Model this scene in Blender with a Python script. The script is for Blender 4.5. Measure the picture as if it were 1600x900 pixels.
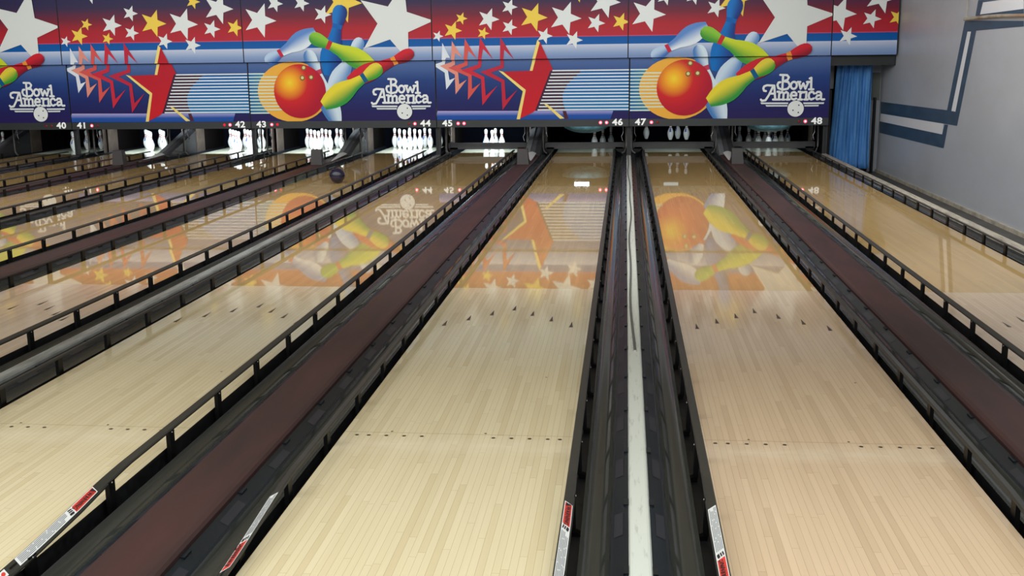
import bpy, math, random, json
from mathutils import Vector, Matrix
random.seed(7)
ART = '{"A_stars":[[0.075,2.093,0.099,"w"],[0.336,2.186,0.166,"y"],[0.492,2.385,0.11,"y"],[0.96,2.367,0.194,"w"],[0.867,2.131,0.11,"y"],[1.327,2.564,0.144,"w"],[1.323,2.226,0.139,"w"],[1.736,2.387,0.248,"y"],[2.279,2.367,0.283,"w"],[1.926,2.073,0.144,"w"],[2.432,1.998,0.155,"w"],[2.948,2.621,0.276,"w"],[2.804,2.274,0.161,"w"],[3.228,2.289,0.155,"y"],[2.497,2.745,0.133,"y"],[0.597,2.928,0.199,"w"],[1.174,3.002,0.155,"y"],[1.811,3.032,0.243,"w"],[2.313,3.064,0.155,"w"]],"B_stars":[[0.295,2.409,0.307,"w"],[1.43,2.491,0.162,"w"],[1.789,2.688,0.357,"y"],[1.063,2.686,0.147,"w"],[0.588,2.688,0.151,"w"],[0.137,2.978,0.195,"y"],[0.843,3.027,0.238,"w"],[1.396,2.975,0.151,"w"],[2.279,3.041,0.195,"w"],[3.112,3.065,0.173,"y"]],"B_big":[2.701,2.329,0.696],"zig":[[[0.28,1.722],[0.151,1.979],[0.161,1.684],[0.146,1.63],[-0.04,1.604],[0.195,1.487],[0.188,1.179],[0.351,1.38]],[[0.5,1.713],[0.32,2.009],[0.324,1.682],[0.323,1.628],[0.084,1.587],[0.375,1.452],[0.351,1.093],[0.554,1.347]],[[0.752,1.699],[0.546,2.045],[0.549,1.68],[0.548,1.614],[0.231,1.552],[0.612,1.417],[0.569,0.998],[0.801,1.287]],[[1.032,1.692],[0.814,2.056],[0.796,1.677],[0.783,1.579],[0.456,1.51],[0.836,1.37],[0.823,0.897],[1.093,1.236]],[[1.396,1.687],[1.165,2.062],[1.182,1.672],[1.18,1.563],[0.793,1.476],[1.19,1.312],[1.177,0.816],[1.444,1.163]]],"redstar":[[1.843,1.984],[2.067,1.499],[2.022,1.485],[1.75,0.801],[1.683,0.757],[1.468,0.659],[1.585,1.155],[1.186,1.476],[1.706,1.488]],"yel":[[[1.804,2.006],[1.847,1.963],[1.711,1.486],[1.662,1.486]],[[1.119,1.494],[1.193,1.476],[1.59,1.161],[1.54,1.135]],[[1.54,1.14],[1.59,1.157],[1.484,0.655],[1.425,0.655]],[[1.897,0.926],[1.964,0.91],[2.264,0.665],[2.186,0.659]]],"maroon":[[1.911,1.477],[2.587,1.47],[2.465,1.376],[2.321,1.246],[2.239,1.094],[2.243,0.941],[2.298,0.797],[1.683,0.802]],"blue":[[2.553,1.47],[3.673,1.458],[3.682,0.787],[2.287,0.797],[2.238,0.941],[2.232,1.094],[2.321,1.257],[2.465,1.386]],"band":[[0.026,0.807],[3.109,0.791],[3.061,0.638],[-0.031,0.651]],"brown":[[2.231,0.791],[2.291,0.791],[2.336,0.658],[2.264,0.658]],"ln":[[[2.055,1.484],1.467,0.0221],[[2.034,1.429],1.411,0.0221],[[2.012,1.373],1.356,0.0221],[[1.991,1.318],1.301,0.0221],[[1.969,1.262],1.245,0.0221],[[1.947,1.206],1.19,0.0221],[[1.926,1.15],1.134,0.0221],[[1.904,1.094],1.079,0.0221],[[1.882,1.038],1.023,0.0221],[[1.86,0.982],0.967,0.0221],[[1.839,0.926],0.912,0.0221],[[1.817,0.87],0.856,0.0221],[[1.795,0.814],0.8,0.0221]],"ln2":[[[-0.041,1.485],[0.678,1.484]],[[-0.041,1.428],[0.679,1.427]],[[-0.04,1.371],[0.68,1.37]],[[-0.04,1.313],[0.681,1.313]],[[-0.039,1.256],[0.682,1.255]],[[-0.039,1.198],[0.683,1.198]],[[-0.038,1.141],[0.684,1.141]],[[-0.037,1.083],[0.685,1.083]],[[-0.037,1.026],[0.686,1.026]],[[-0.036,0.968],[0.687,0.968]],[[-0.036,0.91],[0.688,0.911]],[[-0.035,0.852],[0.689,0.853]],[[-0.035,0.794],[0.69,0.795]]],"grn":[[-0.042,1.5],[0.678,1.499],[0.69,0.782],[-0.035,0.779]],"oran":[0.814,1.163,0.649,0.53],"ball":[0.94,1.173,0.474],"hole":[[1.029,1.581],[0.996,1.405],[1.156,1.412]],"ballhi":[0.757,1.326],"pins":[[[1.782,2.646],[1.479,1.437],0.4,"blue"],[[2.122,2.076],[1.487,1.136],0.324,"sky"],[[1.134,1.889],[1.599,0.571],0.357,"sky2"],[[0.366,1.681],[1.298,2.204],0.324,"steel"],[[1.187,2.131],[2.331,1.576],0.357,"green"],[[3.037,1.832],[1.826,1.337],0.324,"red"],[[2.437,1.596],[1.352,0.921],0.389,"lime"]],"logo":[[[2.544,1.371],[2.658,1.367],[2.689,1.33],[2.667,1.285],[2.603,1.266]],[[2.592,1.37],[2.588,1.154]],[[2.603,1.266],[2.681,1.252],[2.714,1.195],[2.677,1.139],[2.591,1.122],[2.522,1.15],[2.503,1.204],[2.519,1.244],[2.549,1.249]],[[2.827,1.194],[2.822,1.171],[2.811,1.152],[2.794,1.139],[2.775,1.135],[2.756,1.14],[2.74,1.153],[2.73,1.172],[2.727,1.195],[2.732,1.218],[2.743,1.237],[2.76,1.25],[2.779,1.254],[2.798,1.249],[2.813,1.236],[2.823,1.217],[2.827,1.194]],[[2.839,1.251],[2.882,1.25]],[[2.859,1.25],[2.892,1.137],[2.934,1.226],[2.972,1.136],[3.017,1.249]],[[2.993,1.249],[3.04,1.249]],[[3.036,1.307],[3.063,1.318],[3.066,1.128]],[[3.031,1.126],[3.104,1.125]],[[2.314,1.103],[2.282,1.109],[2.269,1.149],[2.282,1.183],[2.329,1.2],[2.447,1.193]],[[2.435,1.188],[2.367,1.035],[2.313,0.949],[2.253,0.938],[2.235,0.961]],[[2.45,1.193],[2.475,0.962]],[[2.438,0.96],[2.504,0.959]],[[2.38,1.06],[2.468,1.059]],[[2.509,1.09],[2.54,1.09],[2.535,0.962]],[[2.542,1.059],[2.582,1.087],[2.611,1.064],[2.609,0.961]],[[2.615,1.058],[2.657,1.086],[2.686,1.063],[2.685,0.961]],[[2.512,0.959],[2.559,0.959]],[[2.585,0.959],[2.629,0.958]],[[2.662,0.958],[2.715,0.958]],[[2.735,1.024],[2.825,1.024],[2.824,1.059],[2.788,1.085],[2.748,1.071],[2.729,1.024],[2.745,0.974],[2.784,0.957],[2.824,0.974]],[[2.861,1.087],[2.892,1.087],[2.888,0.959]],[[2.894,1.052],[2.924,1.081],[2.953,1.075]],[[2.858,0.956],[2.923,0.956]],[[2.964,1.084],[2.991,1.083],[2.987,0.958]],[[2.96,0.956],[3.017,0.955]],[[3.119,1.054],[3.105,1.077],[3.073,1.085],[3.04,1.064],[3.03,1.022],[3.041,0.972],[3.077,0.955],[3.117,0.974]],[[3.153,1.059],[3.175,1.082],[3.216,1.081],[3.236,1.053],[3.236,0.97],[3.256,0.953],[3.292,0.956]],[[3.235,1.027],[3.174,1.021],[3.151,0.985],[3.172,0.957],[3.234,0.973]]],"logow":0.0303,"bars":[[[2.227,0.913],[2.694,0.909],[2.693,0.881],[2.244,0.884]],[[2.943,0.907],[3.292,0.907],[3.286,0.879],[2.95,0.879]],[[2.314,0.869],[2.682,0.866],[2.681,0.841],[2.331,0.843]],[[2.961,0.864],[3.207,0.865],[3.198,0.84],[2.966,0.839]]],"lball":[2.821,0.803,0.136],"lh":[[2.872,0.862],[2.778,0.777],[2.868,0.739]],"wall_navy":[[[17.769,0.869],[13.66,0.901],[13.122,2.104],[13.01,2.109],[10.88,2.034],[10.865,1.971],[12.602,1.968],[13.14,0.712],[17.717,0.664]],[[17.769,0.524],[13.815,0.551],[13.737,0.697],[13.565,0.702],[13.704,0.361],[17.718,0.323]],[[12.607,2.354],[12.403,2.344],[12.487,2.171],[10.912,2.168],[10.898,2.108],[11.801,2.103],[12.677,2.157]],[[12.432,2.345],[11.799,2.312],[12.396,2.315]]],"wall_white":[[[17.717,0.664],[13.789,0.704],[13.786,0.634],[13.815,0.551],[17.769,0.524]],[[12.964,1.966],[12.81,1.962],[13.251,0.899],[13.446,0.9]],[[12.396,2.315],[11.694,2.307],[10.939,2.283],[10.912,2.168],[12.487,2.168]]]}'
for _o in list(bpy.data.objects): bpy.data.objects.remove(_o)
scene = bpy.context.scene
COL = scene.collection

# ------------------------------------------------------------------ camera
F_PX, PITCH, YAW, ROLL = 1699.8, 0.20517, 0.10462, -0.01199
CAM = Vector((-0.0643, -2.4548, 1.6459))
fw = Vector((-math.sin(YAW)*math.cos(PITCH), math.cos(YAW)*math.cos(PITCH), -math.sin(PITCH)))
rt0 = Vector((math.cos(YAW), math.sin(YAW), 0)); up0 = rt0.cross(fw)
rt = rt0*math.cos(ROLL) + up0*math.sin(ROLL); up = -rt0*math.sin(ROLL) + up0*math.cos(ROLL)
cd = bpy.data.cameras.new('camera'); cam = bpy.data.objects.new('camera', cd); COL.objects.link(cam)
cd.sensor_width = 36; cd.lens = F_PX/1600*36; cd.clip_end = 200
m = Matrix.Identity(4)
for i in range(3):
    m[i][0] = rt[i]; m[i][1] = up[i]; m[i][2] = -fw[i]; m[i][3] = CAM[i]
cam.matrix_world = m
scene.camera = cam

# ------------------------------------------------------------------ view, world, lights
scene.view_settings.view_transform = 'Standard'; scene.view_settings.look = 'None'
scene.view_settings.gamma = 1; scene.view_settings.use_curve_mapping = False
scene.view_settings.exposure = 0.0
wd = bpy.data.worlds.new('world'); scene.world = wd; wd.use_nodes = True
wd.node_tree.nodes['Background'].inputs[0].default_value = (0.80, 0.84, 1.0, 1)
wd.node_tree.nodes['Background'].inputs[1].default_value = 0.50

def area(name, loc, target, sx, sy, power, col=(1, 1, 1), spread=math.pi):
    l = bpy.data.lights.new(name, 'AREA'); l.shape = 'RECTANGLE'; l.size = sx; l.size_y = sy
    l.energy = power; l.color = col; l.spread = spread
    o = bpy.data.objects.new(name, l); COL.objects.link(o); o.location = loc
    d = Vector(target)-Vector(loc); o.rotation_euler = d.to_track_quat('-Z', 'Y').to_euler()
    return o
area('approach_ceiling_light', (-3.5, -0.5, 3.55), (-3.5, -0.5, 0), 15, 3.2, 525, (0.97, 1.0, 0.93))
area('lane_fill_light', (-5.0, 6.2, 3.6), (-5.0, 11.4, 0), 18.6, 3.0, 720, (0.98, 1.0, 0.95))  # unseen fill added to brighten the middle lanes
area('lane_fill_light', (-5.0, 9.4, 3.6), (-5.0, 13.4, 0), 18.6, 1.2, 330, (0.98, 1.0, 0.95), 2.6)  # second added fill, lifts the far lanes
area('right_wall_fill_light', (1.2, 10.6, 3.6), (4.46, 11.6, 0.9), 7.0, 0.8, 46, (0.93, 0.97, 1.0))  # added fill that brightens the right wall
area('mask_wash_light', (-5.3, 13.2, 3.3), (-5.3, 16.7, 2.3), 14.5, 0.35, 36, (0.90, 1.0, 1.0), 1.9)

# ------------------------------------------------------------------ helpers
def lin(c):
    return tuple((v/255/12.92 if v/255 <= 0.04045 else ((v/255+0.055)/1.055)**2.4) for v in c[:3])
def tag(o, label=None, cat=None, group=None, kind=None):
    if label: o['label'] = label
    if cat: o['category'] = cat
    if group: o['group'] = group
    if kind: o['kind'] = kind
    return o
def empty(name, loc=(0, 0, 0), parent=None):
    o = bpy.data.objects.new(name, None); COL.objects.link(o); o.location = loc; o.parent = parent
    o.empty_display_size = 0.1
    return o
class MB:
    def __init__(s): s.v = []; s.f = []; s.m = []; s.c = []; s.sm = []
    def face(s, pts, mi=0, cols=None, smooth=False):
        b = len(s.v); s.v += [tuple(p) for p in pts]; s.f.append(tuple(range(b, b+len(pts)))); s.m.append(mi)
        s.c.append(cols); s.sm.append(smooth)
    def box(s, x0, x1, y0, y1, z0, z1, mi=0):
        p = [(x0,y0,z0),(x1,y0,z0),(x1,y1,z0),(x0,y1,z0),(x0,y0,z1),(x1,y0,z1),(x1,y1,z1),(x0,y1,z1)]
        for q in ((3,2,1,0),(4,5,6,7),(0,1,5,4),(1,2,6,5),(2,3,7,6),(3,0,4,7)): s.face([p[i] for i in q], mi)
    def hexa(s, p, mi=0):
        for q in ((3,2,1,0),(4,5,6,7),(0,1,5,4),(1,2,6,5),(2,3,7,6),(3,0,4,7)): s.face([p[i] for i in q], mi)
    def grid(s, rows, mi=0, closed=False, smooth=True):
        b = len(s.v); n = len(rows[0])
        for r in rows: s.v += [tuple(p) for p in r]
        for i in range(len(rows)-1):
            for j in range(n if closed else n-1):
                k = (j+1) % n
                s.f.append((b+i*n+j, b+i*n+k, b+(i+1)*n+k, b+(i+1)*n+j))
                s.m.append(mi(i, j) if callable(mi) else mi); s.c.append(None); s.sm.append(smooth)
    def cap(s, ring, mi=0, rev=False):
        s.face(list(reversed(ring)) if rev else ring, mi)
    def lathe(s, prof, c, n=20, mi=0, axis='Z'):
        rows = []
        for z, r in prof:
            rows.append([(c[0]+r*math.cos(2*math.pi*k/n), c[1]+r*math.sin(2*math.pi*k/n), c[2]+z) for k in range(n)])
        s.grid(rows, mi, True)
        s.cap(rows[0], mi(0, 0) if callable(mi) else mi, True); s.cap(rows[-1], mi(len(rows)-2, 0) if callable(mi) else mi)
    def tube(s, path, r, n=8, mi=0):
        rows = []
        for i, p in enumerate(path):
            p = Vector(p); a = Vector(path[max(0, i-1)]); b = Vector(path[min(len(path)-1, i+1)])
            t = (b-a).normalized(); u = t.cross(Vector((0.03, 0.02, 1))).normalized() if abs(t.z) < .95 else t.cross(Vector((1, 0, 0))).normalized()
            w = t.cross(u); rr = r[i] if isinstance(r, (list, tuple)) else r
            rows.append([p+u*rr*math.cos(2*math.pi*k/n)+w*rr*math.sin(2*math.pi*k/n) for k in range(n)])
        s.grid(rows, mi, True); s.cap(rows[0], mi, True); s.cap(rows[-1], mi)
    def extrude_y(s, prof, y0, y1, mi=0, closed=False, smooth=False, ys=None):
        ys = ys or [y0, y1]
        s.grid([[(x, y, z) for x, z in prof] for y in ys], mi, closed, smooth)
        if closed:
            s.cap([(x, ys[0], z) for x, z in prof], mi if not callable(mi) else 0, True); s.cap([(x, ys[-1], z) for x, z in prof], mi if not callable(mi) else 0)
    def build(s, name, mats, parent=None, loc=(0, 0, 0), rot=None, bevel=0):
        me = bpy.data.meshes.new(name); me.from_pydata(s.v, [], s.f)
        for mt in (mats if isinstance(mats, (list, tuple)) else [mats]): me.materials.append(mt)
        me.polygons.foreach_set('material_index', s.m); me.polygons.foreach_set('use_smooth', s.sm)
        if any(c is not None for c in s.c):
            at = me.color_attributes.new('print', 'FLOAT_COLOR', 'CORNER'); k = 0
            buf = []
            for f, c in zip(s.f, s.c):
                for j in range(len(f)):
                    buf += list((c[j] if c else (0.5, 0.5, 0.5)))+[1.0]
            at.data.foreach_set('color', buf)
        me.update(); me.validate()
        o = bpy.data.objects.new(name, me); COL.objects.link(o); o.parent = parent; o.location = loc
        if rot: o.rotation_euler = rot
        if bevel:
            md = o.modifiers.new('bevel', 'BEVEL'); md.width = bevel; md.segments = 2; md.limit_method = 'ANGLE'
        return o
def copy_obj(o, parent=None, loc=None):
    c = o.copy(); COL.objects.link(c); c.parent = parent
    if loc is not None: c.location = loc
    return c

# ------------------------------------------------------------------ materials
def mat(name, col, rough=0.5, metal=0, emis=None, estr=0, spec=0.5, coat=0):
    mt = bpy.data.materials.new(name); mt.use_nodes = True; b = mt.node_tree.nodes['Principled BSDF']
    b.inputs['Base Color'].default_value = (*lin(col), 1); b.inputs['Roughness'].default_value = rough
    b.inputs['Metallic'].default_value = metal; b.inputs['Specular IOR Level'].default_value = spec
    b.inputs['Coat Weight'].default_value = coat; b.inputs['Coat Roughness'].default_value = 0.08
    if emis: b.inputs['Emission Color'].default_value = (*lin(emis), 1); b.inputs['Emission Strength'].default_value = estr
    return mt
class NG:
    def __init__(s, mt): s.t = mt.node_tree; s.n = s.t.nodes; s.b = s.n['Principled BSDF']
    def add(s, typ, **k):
        nd = s.n.new(typ)
        for a, v in k.items(): setattr(nd, a, v)
        return nd
    def link(s, a, b): s.t.links.new(a, b)
    def math(s, op, a, b=None, c=None):
        nd = s.n.new('ShaderNodeMath'); nd.operation = op
        for i, v in enumerate((a, b, c)):
            if v is None: continue
            if hasattr(v, 'links') or hasattr(v, 'is_linked'): s.link(v, nd.inputs[i])
            else: nd.inputs[i].default_value = v
        return nd.outputs[0]
    def mix(s, f, a, b, blend='MIX'):
        nd = s.n.new('ShaderNodeMix'); nd.data_type = 'RGBA'; nd.blend_type = blend
        for i, v in ((0, f), (6, a), (7, b)):
            if hasattr(v, 'is_linked'): s.link(v, nd.inputs[i])
            elif i: nd.inputs[i].default_value = (*v, 1)
            else: nd.inputs[0].default_value = v
        return nd.outputs[2]
    def noise(s, vec, scale, detail=3, rough=0.5):
        nd = s.n.new('ShaderNodeTexNoise'); nd.inputs['Scale'].default_value = scale; nd.inputs['Detail'].default_value = detail
        nd.inputs['Roughness'].default_value = rough
        if vec is not None: s.link(vec, nd.inputs['Vector'])
        return nd.outputs['Fac']
    def ramp(s, f, stops):
        nd = s.n.new('ShaderNodeValToRGB'); e = nd.color_ramp.elements
        while len(e) < len(stops): e.new(0.5)
        for i, (p, c) in enumerate(stops): e[i].position = p; e[i].color = (*c, 1)
        s.link(f, nd.inputs[0]); return nd.outputs[0]
    def scaled(s, vec, sc):
        nd = s.n.new('ShaderNodeMapping'); nd.inputs['Scale'].default_value = sc; s.link(vec, nd.inputs['Vector']); return nd.outputs[0]
def grime(name, col, col2, rough=0.5, scale=(1, 1, 1), nscale=6, lo=.4, hi=.65, metal=0, bump=0, rvar=0.1, spec=0.5):
    mt = mat(name, col, rough, metal, spec=spec); g = NG(mt)
    tc = g.add('ShaderNodeTexCoord'); v = g.scaled(tc.outputs['Object'], scale)
    f = g.noise(v, nscale, 5, .6); r = g.ramp(f, [(lo, lin(col)), (hi, lin(col2))]); g.link(r, g.b.inputs['Base Color'])
    g.link(g.math('MULTIPLY_ADD', f, rvar*2, rough-rvar), g.b.inputs['Roughness'])
    if bump:
        bp = g.add('ShaderNodeBump'); bp.inputs['Strength'].default_value = bump; bp.inputs['Distance'].default_value = .01
        g.link(f, bp.inputs['Height']); g.link(bp.outputs[0], g.b.inputs['Normal'])
    return mt
HEAD_END = 5.40
def lane_wood(name, light, dark, pine):
    mt = mat(name, light, 0.2); g = NG(mt)
    tc = g.add('ShaderNodeTexCoord'); sp = g.add('ShaderNodeSeparateXYZ'); g.link(tc.outputs['Object'], sp.inputs[0])
    x, y = sp.outputs[0], sp.outputs[1]
    bx = g.math('DIVIDE', g.math('ADD', x, 0.52705), 1.0541/39)
    idx = g.math('FLOOR', bx); fr = g.math('FRACT', bx)
    wn = g.add('ShaderNodeTexWhiteNoise', noise_dimensions='1D'); g.link(idx, wn.inputs['W'])
    seg = g.math('FLOOR', g.math('DIVIDE', g.math('ADD', y, g.math('MULTIPLY', wn.outputs[0], 9.0)), 0.95))
    cb = g.add('ShaderNodeCombineXYZ'); g.link(idx, cb.inputs[0]); g.link(seg, cb.inputs[1])
    wn2 = g.add('ShaderNodeTexWhiteNoise', noise_dimensions='3D'); g.link(cb.outputs[0], wn2.inputs['Vector'])
    yf = g.math('FRACT', g.math('DIVIDE', g.math('ADD', y, g.math('MULTIPLY', wn.outputs[0], 9.0)), 0.95))
    base = g.ramp(wn2.outputs[0], [(0, lin(dark)), (.35, lin([ (a+b*2)/3 for a, b in zip(dark, light)])), (1, lin(light))])
    pb = g.ramp(wn2.outputs[0], [(0, lin([v*.93 for v in pine])), (1, lin(pine))])
    gr = g.noise(g.scaled(tc.outputs['Object'], (70, 2.2, 1)), 1.0, 4, .6)
    far = g.math('GREATER_THAN', y, HEAD_END)
    c = g.mix(far, base, pb)
    c = g.mix(g.math('MULTIPLY', gr, 0.28), c, tuple(v*.72 for v in lin(dark)))
    # joints between boards, butt ends and the seam where the head boards end
    seam = g.math('LESS_THAN', fr, 0.05)
    seam = g.math('MAXIMUM', g.math('MULTIPLY', seam, 0.45), g.math('MULTIPLY', g.math('LESS_THAN', yf, 0.0022), 0.4))
    seam = g.math('MAXIMUM', seam, g.math('MULTIPLY', g.math('COMPARE', y, 2.175, 0.004), 0.25))
    seam = g.math('MULTIPLY', seam, g.math('MULTIPLY_ADD', far, -0.6, 1.0))
    c = g.mix(seam, c, lin((105, 85, 60)))
    # pale band before the dots: ceiling light's sheen put into the colour
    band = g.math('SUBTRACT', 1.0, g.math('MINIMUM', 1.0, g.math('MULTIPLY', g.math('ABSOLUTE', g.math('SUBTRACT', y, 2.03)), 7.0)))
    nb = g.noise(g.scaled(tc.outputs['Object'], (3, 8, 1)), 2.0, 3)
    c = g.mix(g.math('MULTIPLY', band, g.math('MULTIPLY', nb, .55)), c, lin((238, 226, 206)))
    g.link(c, g.b.inputs['Base Color'])
    rn = g.noise(g.scaled(tc.outputs['Object'], (5, .6, 1)), 2.0, 3)
    r1 = g.math('MULTIPLY_ADD', rn, 0.05, 0.06); r2 = g.math('MULTIPLY_ADD', rn, 0.035, 0.008)
    mixr = g.math('ADD', g.math('MULTIPLY', far, r2), g.math('MULTIPLY', g.math('SUBTRACT', 1.0, far), r1))
    g.link(mixr, g.b.inputs['Roughness'])
    bp = g.add('ShaderNodeBump'); bp.inputs['Strength'].default_value = 0.014; bp.inputs['Distance'].default_value = .002
    g.link(g.noise(g.scaled(tc.outputs['Object'], (2.5, 2.0, 1)), 2.0, 1), bp.inputs['Height']); g.link(bp.outputs[0], g.b.inputs['Normal'])
    return mt
M = {}
PINE = (208, 174, 116)
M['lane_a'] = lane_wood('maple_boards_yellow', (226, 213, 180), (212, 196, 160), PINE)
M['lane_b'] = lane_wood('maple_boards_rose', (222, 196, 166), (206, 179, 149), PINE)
M['mark'] = mat('dark_inlay', (62, 48, 36), .35)
M['deck'] = mat('pin_deck_white', (214, 218, 200), .15)
M['side'] = mat('lane_edge_black', (20, 19, 20), .6)
M['well'] = grime('gutter_well_black', (9, 10, 13), (24, 26, 30), .5, nscale=30)
M['gutter'] = grime('gutter_grey', (46, 49, 47), (50, 52, 50), .13, (2, .5, 1), 1.0, rvar=.01, spec=.3)
M['gutter_dark'] = grime('gutter_dark', (26, 31, 36), (32, 37, 43), .3, (2, .5, 1), 1.2, rvar=.01, spec=.13)
M['gutter_tab'] = mat('gutter_tab', (40, 42, 50), .4, spec=.3)
M['rail'] = grime('rail_charcoal', (50, 50, 47), (57, 56, 52), .36, (3, .8, 1), 2, rvar=.02, spec=.25)
M['black'] = mat('black_plastic', (8, 8, 9), .45, spec=.25)
M['screw'] = mat('screw_white', (190, 190, 185), .4)
M['maroon'] = grime('maroon_cap', (74, 50, 49), (58, 46, 46), .42, (2, .35, 1), 2, .35, .7, rvar=.06, spec=.1)
M['maroon_dark'] = grime('hood_maroon', (38, 30, 34), (46, 37, 42), .45, nscale=4)
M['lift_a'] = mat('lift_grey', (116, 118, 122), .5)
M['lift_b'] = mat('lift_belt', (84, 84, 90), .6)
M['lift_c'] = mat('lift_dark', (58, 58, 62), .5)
M['strip_white'] = grime('white_divider', (208, 213, 207), (156, 158, 152), .4, (22, 2.6, 1), 2.2, .56, .8)
M['strip_grey'] = grime('grey_divider', (150, 153, 152), (96, 98, 96), .3, (16, 1.2, 1), 2.2, .42, .72)
M['strip_dark'] = grime('dark_divider', (66, 64, 62), (48, 46, 46), .35, (10, 1, 1), 2)
M['strip_cream'] = grime('cream_divider', (192, 184, 170), (140, 132, 120), .5, (14, 1.2, 1), 3, .42, .7)
M['pin'] = mat('pin_white', (236, 238, 238), .2)
M['pin_red'] = mat('pin_red', (170, 22, 30), .3)
M['pin_blue'] = mat('pin_blue', (40, 90, 170), .3)
M['machine'] = grime('machine_dark', (38, 38, 42), (56, 56, 60), .45, nscale=5)
M['sweep'] = grime('sweep_dark', (46, 46, 50), (62, 62, 64), .4, (1, 4, 4), 3)
M['kick'] = grime('kickback_tan', (92, 80, 72), (70, 62, 57), .6, nscale=4)
M['kick_in'] = mat('kickback_inside', (12, 7, 7), .8, spec=.1)
M['teal'] = grime('pinsetter_teal', (112, 156, 166), (60, 100, 114), .3, (3, 3, 3), 3, .4, .65)
M['post_grey'] = grime('post_grey', (84, 82, 84), (110, 108, 108), .4, nscale=9)
M['steel'] = mat('bright_steel', (190, 190, 192), .25, 1)
M['white_plastic'] = mat('white_plastic', (210, 212, 214), .4)
M['lamp'] = mat('lamp_glass', (240, 245, 250), .4, emis=(235, 248, 255), estr=14)
M['lamp_dim'] = mat('lamp_dim', (200, 210, 215), .4, emis=(200, 220, 230), estr=.7)
M['dark'] = mat('dark_back', (6, 6, 9), .8)
M['strip'] = mat('number_strip', (40, 44, 48), .45)
M['num'] = mat('number_white', (238, 240, 240), .4, emis=(238, 240, 240), estr=.25)  # slight glow added to the white numbers, which are no lamps
M['led_on'] = mat('led_on', (255, 90, 110), .3, emis=(255, 60, 80), estr=4)
M['led_hot'] = mat('led_core', (255, 200, 210), .3, emis=(255, 180, 190), estr=6)
M['led_mid'] = mat('led_mid', (210, 20, 50), .3, emis=(215, 10, 40), estr=.6)
M['led_off'] = mat('led_off', (95, 16, 26), .3, emis=(120, 10, 20), estr=.25)
M['frame'] = mat('panel_edge', (18, 20, 26), .5)
mt = mat('printed_panel', (128, 128, 128), .42, spec=.16); g = NG(mt); ca = g.add('ShaderNodeVertexColor', layer_name='print')
g.link(ca.outputs['Color'], g.b.inputs['Base Color']); M['print'] = mt
M['wall'] = grime('painted_block_wall', (186, 190, 200), (178, 182, 191), .36, (1, .5, 1), 1.2, rvar=.05)
g = NG(M['wall'])
M['navy'] = grime('navy_paint', (50, 72, 98), (60, 86, 112), .5, (2, 1, 4), 2)
M['paint_white'] = mat('white_paint', (232, 234, 242), .5)
M['curtain'] = grime('curtain_blue', (62, 120, 186), (84, 144, 208), .7, (6, 6, 1), 2)
M['olive'] = mat('olive_grey_paint', (104, 108, 104), .6)
M['floor'] = grime('floor_grey', (70, 68, 66), (90, 88, 84), .6, nscale=3)
M['ceiling'] = grime('ceiling_tile', (205, 200, 192), (190, 186, 180), .8, nscale=2)
M['pipe'] = grime('cream_pipe', (178, 170, 155), (150, 120, 100), .5, (1, 1, 1), 3)
M['cord'] = mat('grey_cord', (96, 99, 96), .6)
M['label_red'] = mat('label_red', (214, 62, 52), .4)
M['label_white'] = mat('label_white', (222, 224, 226), .4)
M['ink'] = mat('label_ink', (40, 34, 40), .5)
M['ink_grey'] = mat('label_small_print', (128, 130, 136), .5)
M['ball'] = mat('ball_navy', (30, 27, 50), .25)

# ------------------------------------------------------------------ layout
W = 1.0541; N = 0.5459; B = 0.7318; P = 2*W+N+B        # lane, narrow division gap, ball-return gap, pair pitch
LANES = list(range(38, 49))
def lane_left(l):
    return N/2+((l-47)//2)*P if l % 2 else N/2+W+B+((l-48)//2)*P
def lane_mid(l): return lane_left(l)+W/2
WORD = {37: 'thirty-seven', 38: 'thirty-eight', 39: 'thirty-nine', 40: 'forty', 41: 'forty-one', 42: 'forty-two', 43: 'forty-three', 44: 'forty-four', 45: 'forty-five', 46: 'forty-six', 47: 'forty-seven', 48: 'forty-eight'}
Y0, DECK0, Y1 = 0.0, 17.587, 19.40
XL, XR = -17.2, 4.46

# ------------------------------------------------------------------ room
def struct(mb, name, m, label=None, **k):
    o = mb.build(name, m, **k); o['kind'] = 'structure'; return o
b = MB(); b.box(XL, XR, -7, 0.0, -.5, -.005); struct(b, 'floor', M['floor'])
b = MB(); b.box(XL, XR, 0.0, 20.4, -.5, -.38); struct(b, 'floor_lane_bed', M['floor'])
b = MB(); b.box(XL, XR, -3.2, 20.4, 3.75, 3.9); struct(b, 'ceiling', M['ceiling'])
b = MB(); b.box(XL-.2, XL, -7, 20.4, -.5, 3.9); struct(b, 'wall_left', M['wall'])
b = MB(); b.box(XL, XR+.2, 20.2, 20.4, -.5, 3.9); struct(b, 'wall_back', M['dark'])
b = MB(); b.box(XR, XR+.2, -7, 20.2, -.5, 3.9)
D = json.loads(ART)
for polys, mi in ((D['wall_navy'], 1), (D['wall_white'], 2)):
    for p in polys:
        p = [(min(17.85, y), z) for y, z in p]
        b.face([(XR-.002-.001*mi, y, z) for y, z in p], mi)
struct(b, 'wall_right', [M['wall'], M['navy'], M['paint_white']])
b = MB(); b.box(4.30, XR, 17.85, 17.95, -.38, 3.75); b.box(3.36, 3.64, 17.85, 17.95, 1.1, 3.75); b.box(3.64, 4.30, 17.85, 17.95, 1.55, 3.75); struct(b, 'wall_passage', M['wall'])
b = MB(); b.box(4.295, 4.335, 17.55, 17.62, -.38, .95); b.box(3.40, 3.50, 17.2, 17.62, -.38, 1.1); struct(b, 'door_1_frame_machine_side', M['black'])  # second box stands in for the black machine side beside the curtain
b = MB(); b.box(4.30, 4.44, 17.80, 17.85, .90, 1.38); struct(b, 'trim_1', M['olive'])
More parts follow.
